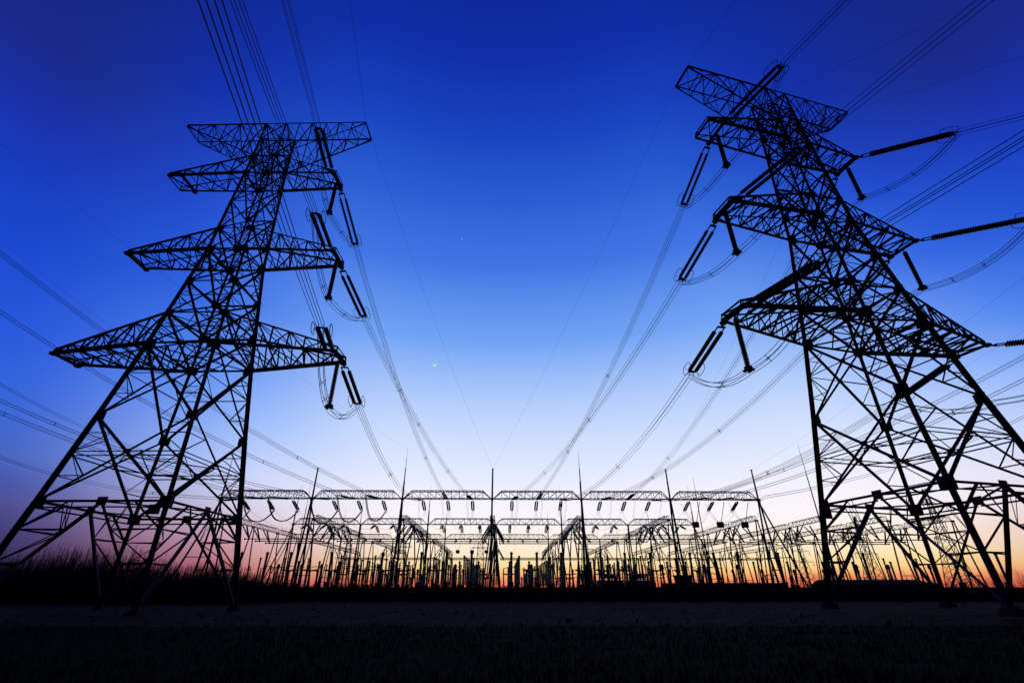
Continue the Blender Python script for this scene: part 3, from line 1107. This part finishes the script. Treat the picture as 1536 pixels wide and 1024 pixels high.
# lattice support towers deep in the yard
def proto_lattice():
    m = MB()
    H, w0, w1 = 19.0, 2.0, .9
    n = 9
    for k in range(4):
        a, b = CORN[k]
        a2, b2 = CORN[(k + 1) % 4]
        for i in range(n):
            z0, z1 = H * i / n, H * (i + 1) / n
            u0, u1 = w0 + (w1 - w0) * i / n, w0 + (w1 - w0) * (i + 1) / n
            m.bar((a * u0, b * u0, z0), (a * u1, b * u1, z1), .16)
            m.bar((a * u0, b * u0, z0), (a2 * u1, b2 * u1, z1), .07)
            m.bar((a2 * u0, b2 * u0, z0), (a * u1, b * u1, z1), .07)
            m.bar((a * u1, b * u1, z1), (a2 * u1, b2 * u1, z1), .07)
    for s in (-1, 1):
        m.bar((-3.4, s * .8, 17.0), (3.4, s * .8, 17.0), .12)
    m.bar((-3.4, -.8, 17), (-3.4, .8, 17), .1)
    m.bar((3.4, -.8, 17), (3.4, .8, 17), .1)
    o = m.build('lattice_tower', YARD)
    return tag(o, cat='lattice tower')
ST_LT = Stamp(proto_lattice())
for x, y, lb in ((-9.0, 200, 'slender lattice tower just left of the middle gantry pole'), (-38.5, 196, 'slender lattice tower behind the left tall gantry mast'),
                 (33.0, 206, 'slender lattice tower behind the right tall gantry mast'), (-62.0, 205, 'slender lattice tower behind the left end of the front gantry')):
    ST_LT.put((x, y, 0), (0, 0, .1), lb, 'slender lattice towers in the yard')

# power transformers and buildings
def transformer(x, y, label):
    t = empty('power_transformer', (x, y, 0))
    tag(t, label, 'transformer', 'power transformers')
    m = MB()
    m.box((0, 0, 2.6), 6.4, 3.2, 3.6)
    m.box((0, 0, .5), 7.0, 3.6, .6)
    m.build('tank', BODY, t)
    m = MB()
    for i in range(12):
        m.box((-2.9 + i * .53, -2.3, 2.7), .12, 1.3, 3.0)
    m.build('radiator', BODY, t)
    m = MB()
    m.lathe((-2.2, .6, 5.4), (1, 0, 0), [(0, .3), (.1, .55), (3.6, .55), (3.7, .3)], 12)
    m.bar((-1.6, .6, 4.3), (-1.6, .6, 5.2), .15)
    m.bar((1.0, .6, 4.3), (1.0, .6, 5.2), .15)
    m.build('conservator', BODY, t)
    for i in (-1, 0, 1):
        m = MB()
        m.sheds((i * 1.9, -.5, 4.4), V(i * .2, -.25, 1), 2.4, .24, .25, .13, 8)
        m.build('bushing', CERAMIC, t)
transformer(28.5, 140, 'squat power transformer with radiator fins behind the wall, left one')
transformer(37.0, 141, 'squat power transformer with radiator fins behind the wall, right one')
def building(x, y, w, d, h, label, roof, rz=0.0, win=0):
    t = empty('control_building', (x, y, 0), (0, 0, rz))
    tag(t, label, 'building')
    m = MB()
    m.box((0, 0, h / 2), w, d, h)
    m.build('wall', WALLM, t)
    m = MB()
    if roof == 'flat':
        m.box((0, 0, h + .15), w + .5, d + .5, .3)
    else:
        b = 0
        e, r_ = .5, 1.4
        m.v = [V(-w / 2 - e, -d / 2 - e, h + .02), V(w / 2 + e, -d / 2 - e, h + .02), V(w / 2 + e, d / 2 + e, h + .02), V(-w / 2 - e, d / 2 + e, h + .02),
               V(-w / 2 - e, 0, h + r_), V(w / 2 + e, 0, h + r_)]
        m.f = [(0, 1, 5, 4), (2, 3, 4, 5), (0, 4, 3), (1, 2, 5), (3, 2, 1, 0)]
    m.build('roof', ROOF if roof != 'flat' else WALLM, t)
    for i in range(win):
        m = MB()
        xx = -w / 2 + w * (i + .5) / win
        m.box((xx, -d / 2 - .03, h * .55), 1.5, .08, 1.3)
        m.build('window', BODY, t)
building(63.0, 150, 30, 8, 3.6, 'long low flat roofed building behind the wall left of the right pylon', 'flat', 0, 7)
building(47.0, 136, 3.4, 3.4, 5.2, 'small square relay house behind the wall', 'flat', 0, 1)
building(93.0, 132, 24, 10, 3.0, 'low building with a bluish pitched roof seen through the right pylon', 'pitch', -.05, 9)

# perimeter wall with piers
wl = empty('perimeter_wall', (20, 100, 0))
tag(wl, 'long dark wall closing off the substation behind the soil strip', 'wall')
m = MB()
m.box((0, 0, 1.1), 330, .25, 2.36)
m.build('wall_panel', WALLM, wl)
m = MB()
m.box((0, 0, 2.33), 330, .4, .12)
m.build('coping', CONC if False else WALLM, wl)
for i in range(56):
    m = MB()
    m.box((-165 + i * 6, -.16, 1.12), .42, .12, 2.3)
    m.build('pier', WALLM, wl)

# hedge-like clutter on the left and thicket of bare saplings
def saplings(n, fx, y0, y1, h0, h1, seed, env=None):
    rr = random.Random(seed)
    mb = MB()
    for _ in range(n):
        y = rr.uniform(y0, y1)
        x = fx(rr, y)
        H = h0 + (h1 - h0) * rr.random() ** 1.6
        H *= .86 + .14 * math.sin(x * .35 + y * .2) * math.sin(x * .11 + 1)
        if env:
            H *= env(x)
        lx, ly = rr.uniform(-.07, .13), rr.uniform(-.08, .08)
        pts = [V(x + lx * H * t + .035 * H * math.sin(3 * t + x), y + ly * H * t, H * t - .05) for t in (0, .35, .7, 1)]
        mb.tube(pts, .035, 3, .006)
        for k in range(rr.randint(6, 11)):
            t = rr.uniform(.12, .95)
            p = lerp(pts[int(t * 3)], pts[int(t * 3) + 1], t * 3 - int(t * 3))
            l_ = rr.uniform(.5, 1.5) * (1.2 - t)
            a = rr.uniform(0, 6.28)
            e = p + V(math.cos(a) * l_ * .4, math.sin(a) * l_ * .35, l_ * 1.4)
            mb.tube([p, e], .016, 3, .004)
    return mb
mb = saplings(7000, lambda r, y: -106 + 68 * r.random() ** 1.05, 76, 98, 5.4, 9.6, 5, lambda x: 1.0 if x < -62 else max(.55, 1 - (x + 62) / 52))
tag(mb.build('sapling_thicket', BARK), 'dense thicket of bare thin saplings along the left horizon', 'thicket', kind='stuff')
mb = saplings(520, lambda r, y: -72 + 52 * r.random(), 101.5, 112, 1.8, 4.4, 6)
tag(mb.build('low_scrub', BARK), 'low bare scrub behind the wall left of the gantry', 'scrub', kind='stuff')
mb = saplings(1500, lambda r, y: 66 + 95 * r.random(), 110, 126, 2.4, 7.5, 7)
tag(mb.build('roadside_scrub', BARK), 'bare scrub along the horizon behind the right pylon', 'scrub', kind='stuff')

# distant pylons on the right
def proto_far():
    t = empty('distant_pylon', (0, 0, 0))
    tag(t, cat='pylon')
    m = MB()
    H = 52
    n = 11
    for k in range(4):
        a, b = CORN[k]
        a2, b2 = CORN[(k + 1) % 4]
        for i in range(n):
            f0, f1 = i / n, (i + 1) / n
            u0, u1 = .7 + 5.2 * (1 - f0) ** 1.7, .7 + 5.2 * (1 - f1) ** 1.7
            m.bar((a * u0, b * u0, H * f0), (a * u1, b * u1, H * f1), .3)
            m.bar((a * u0, b * u0, H * f0), (a2 * u1, b2 * u1, H * f1), .16)
            m.bar((a2 * u0, b2 * u0, H * f0), (a * u1, b * u1, H * f1), .16)
    m.build('lattice_body', YARD, t)
    for z, l_ in ((26, 11), (35, 9.5), (44, 8)):
        m = MB()
        for s in (-1, 1):
            for b in (-1, 1):
                m.bar((0, b * 1.2, z), (s * l_, b * .2, z + .3), .2)
            m.bar((0, 0, z + 2.6), (s * l_, 0, z + .5), .2)
            for q in (.3, .55, .8):
                m.bar((s * l_ * q, 0, z), (s * l_ * q, 0, z + 2.6 * (1 - q) + .4), .12)
            m.bar((s * l_, 0, z), (s * l_, 0, z - 3.5), .25)
        m.build('crossarm', YARD, t)
    return t
ST_FP = Stamp(proto_far())
for x, y, rz, lb in ((232, 262, .5, 'distant lattice pylon farthest right, seen through the legs of the right pylon'),
                     (262, 365, .3, 'distant lattice pylon low on the horizon, middle one of three on the right'),
                     (276, 470, .2, 'distant lattice pylon low on the horizon, left one of three on the right')):
    ST_FP.put((x, y, 0), (0, 0, rz), lb, 'distant pylons on the right horizon')

# ------------------------------------------------------------------ moon and evening star
mo = MB()
n = 20
rad = 10.5
arc = []
for i in range(n + 1):
    a = R(180 + 5 + 170 * i / n)
    arc.append((rad * math.cos(a), rad * math.sin(a)))
inn = []
for i in range(n + 1):
    a = R(180 + 5 + 170 * i / n)
    inn.append((rad * math.cos(a), rad * .55 * math.sin(a)))
for y in (-1.5, 1.5):
    for x, z in arc:
        mo.v.append(V(x, y, z))
    for x, z in inn:
        mo.v.append(V(x, y, z))
K = 2 * (n + 1)
for i in range(n):
    a, b, c_, d = i, i + 1, n + 1 + i + 1, n + 1 + i
    mo.f += [(a, b, c_, d), (K + d, K + c_, K + b, K + a), (a, K + a, K + b, b), (d, c_, K + c_, K + d)]
moon = mo.build('moon', MOONM)
moon.location = (-371.07, 2233.76, 1061.0)
moon.rotation_euler = (R(-25), R(-22), R(9.4))
tag(moon, 'thin white crescent moon low in the blue sky', 'moon')
st = MB()
st.lathe((0, 0, -2), (0, 0, 1), [(0, .6), (.6, 1.6), (2, 2.0), (3.4, 1.6), (4, .6)], 10)
star = st.build('evening_star', STARM)
star.location = (-228.76, 1891.4, 1620.2)
tag(star, 'tiny pale evening star high between the two pylons', 'star')
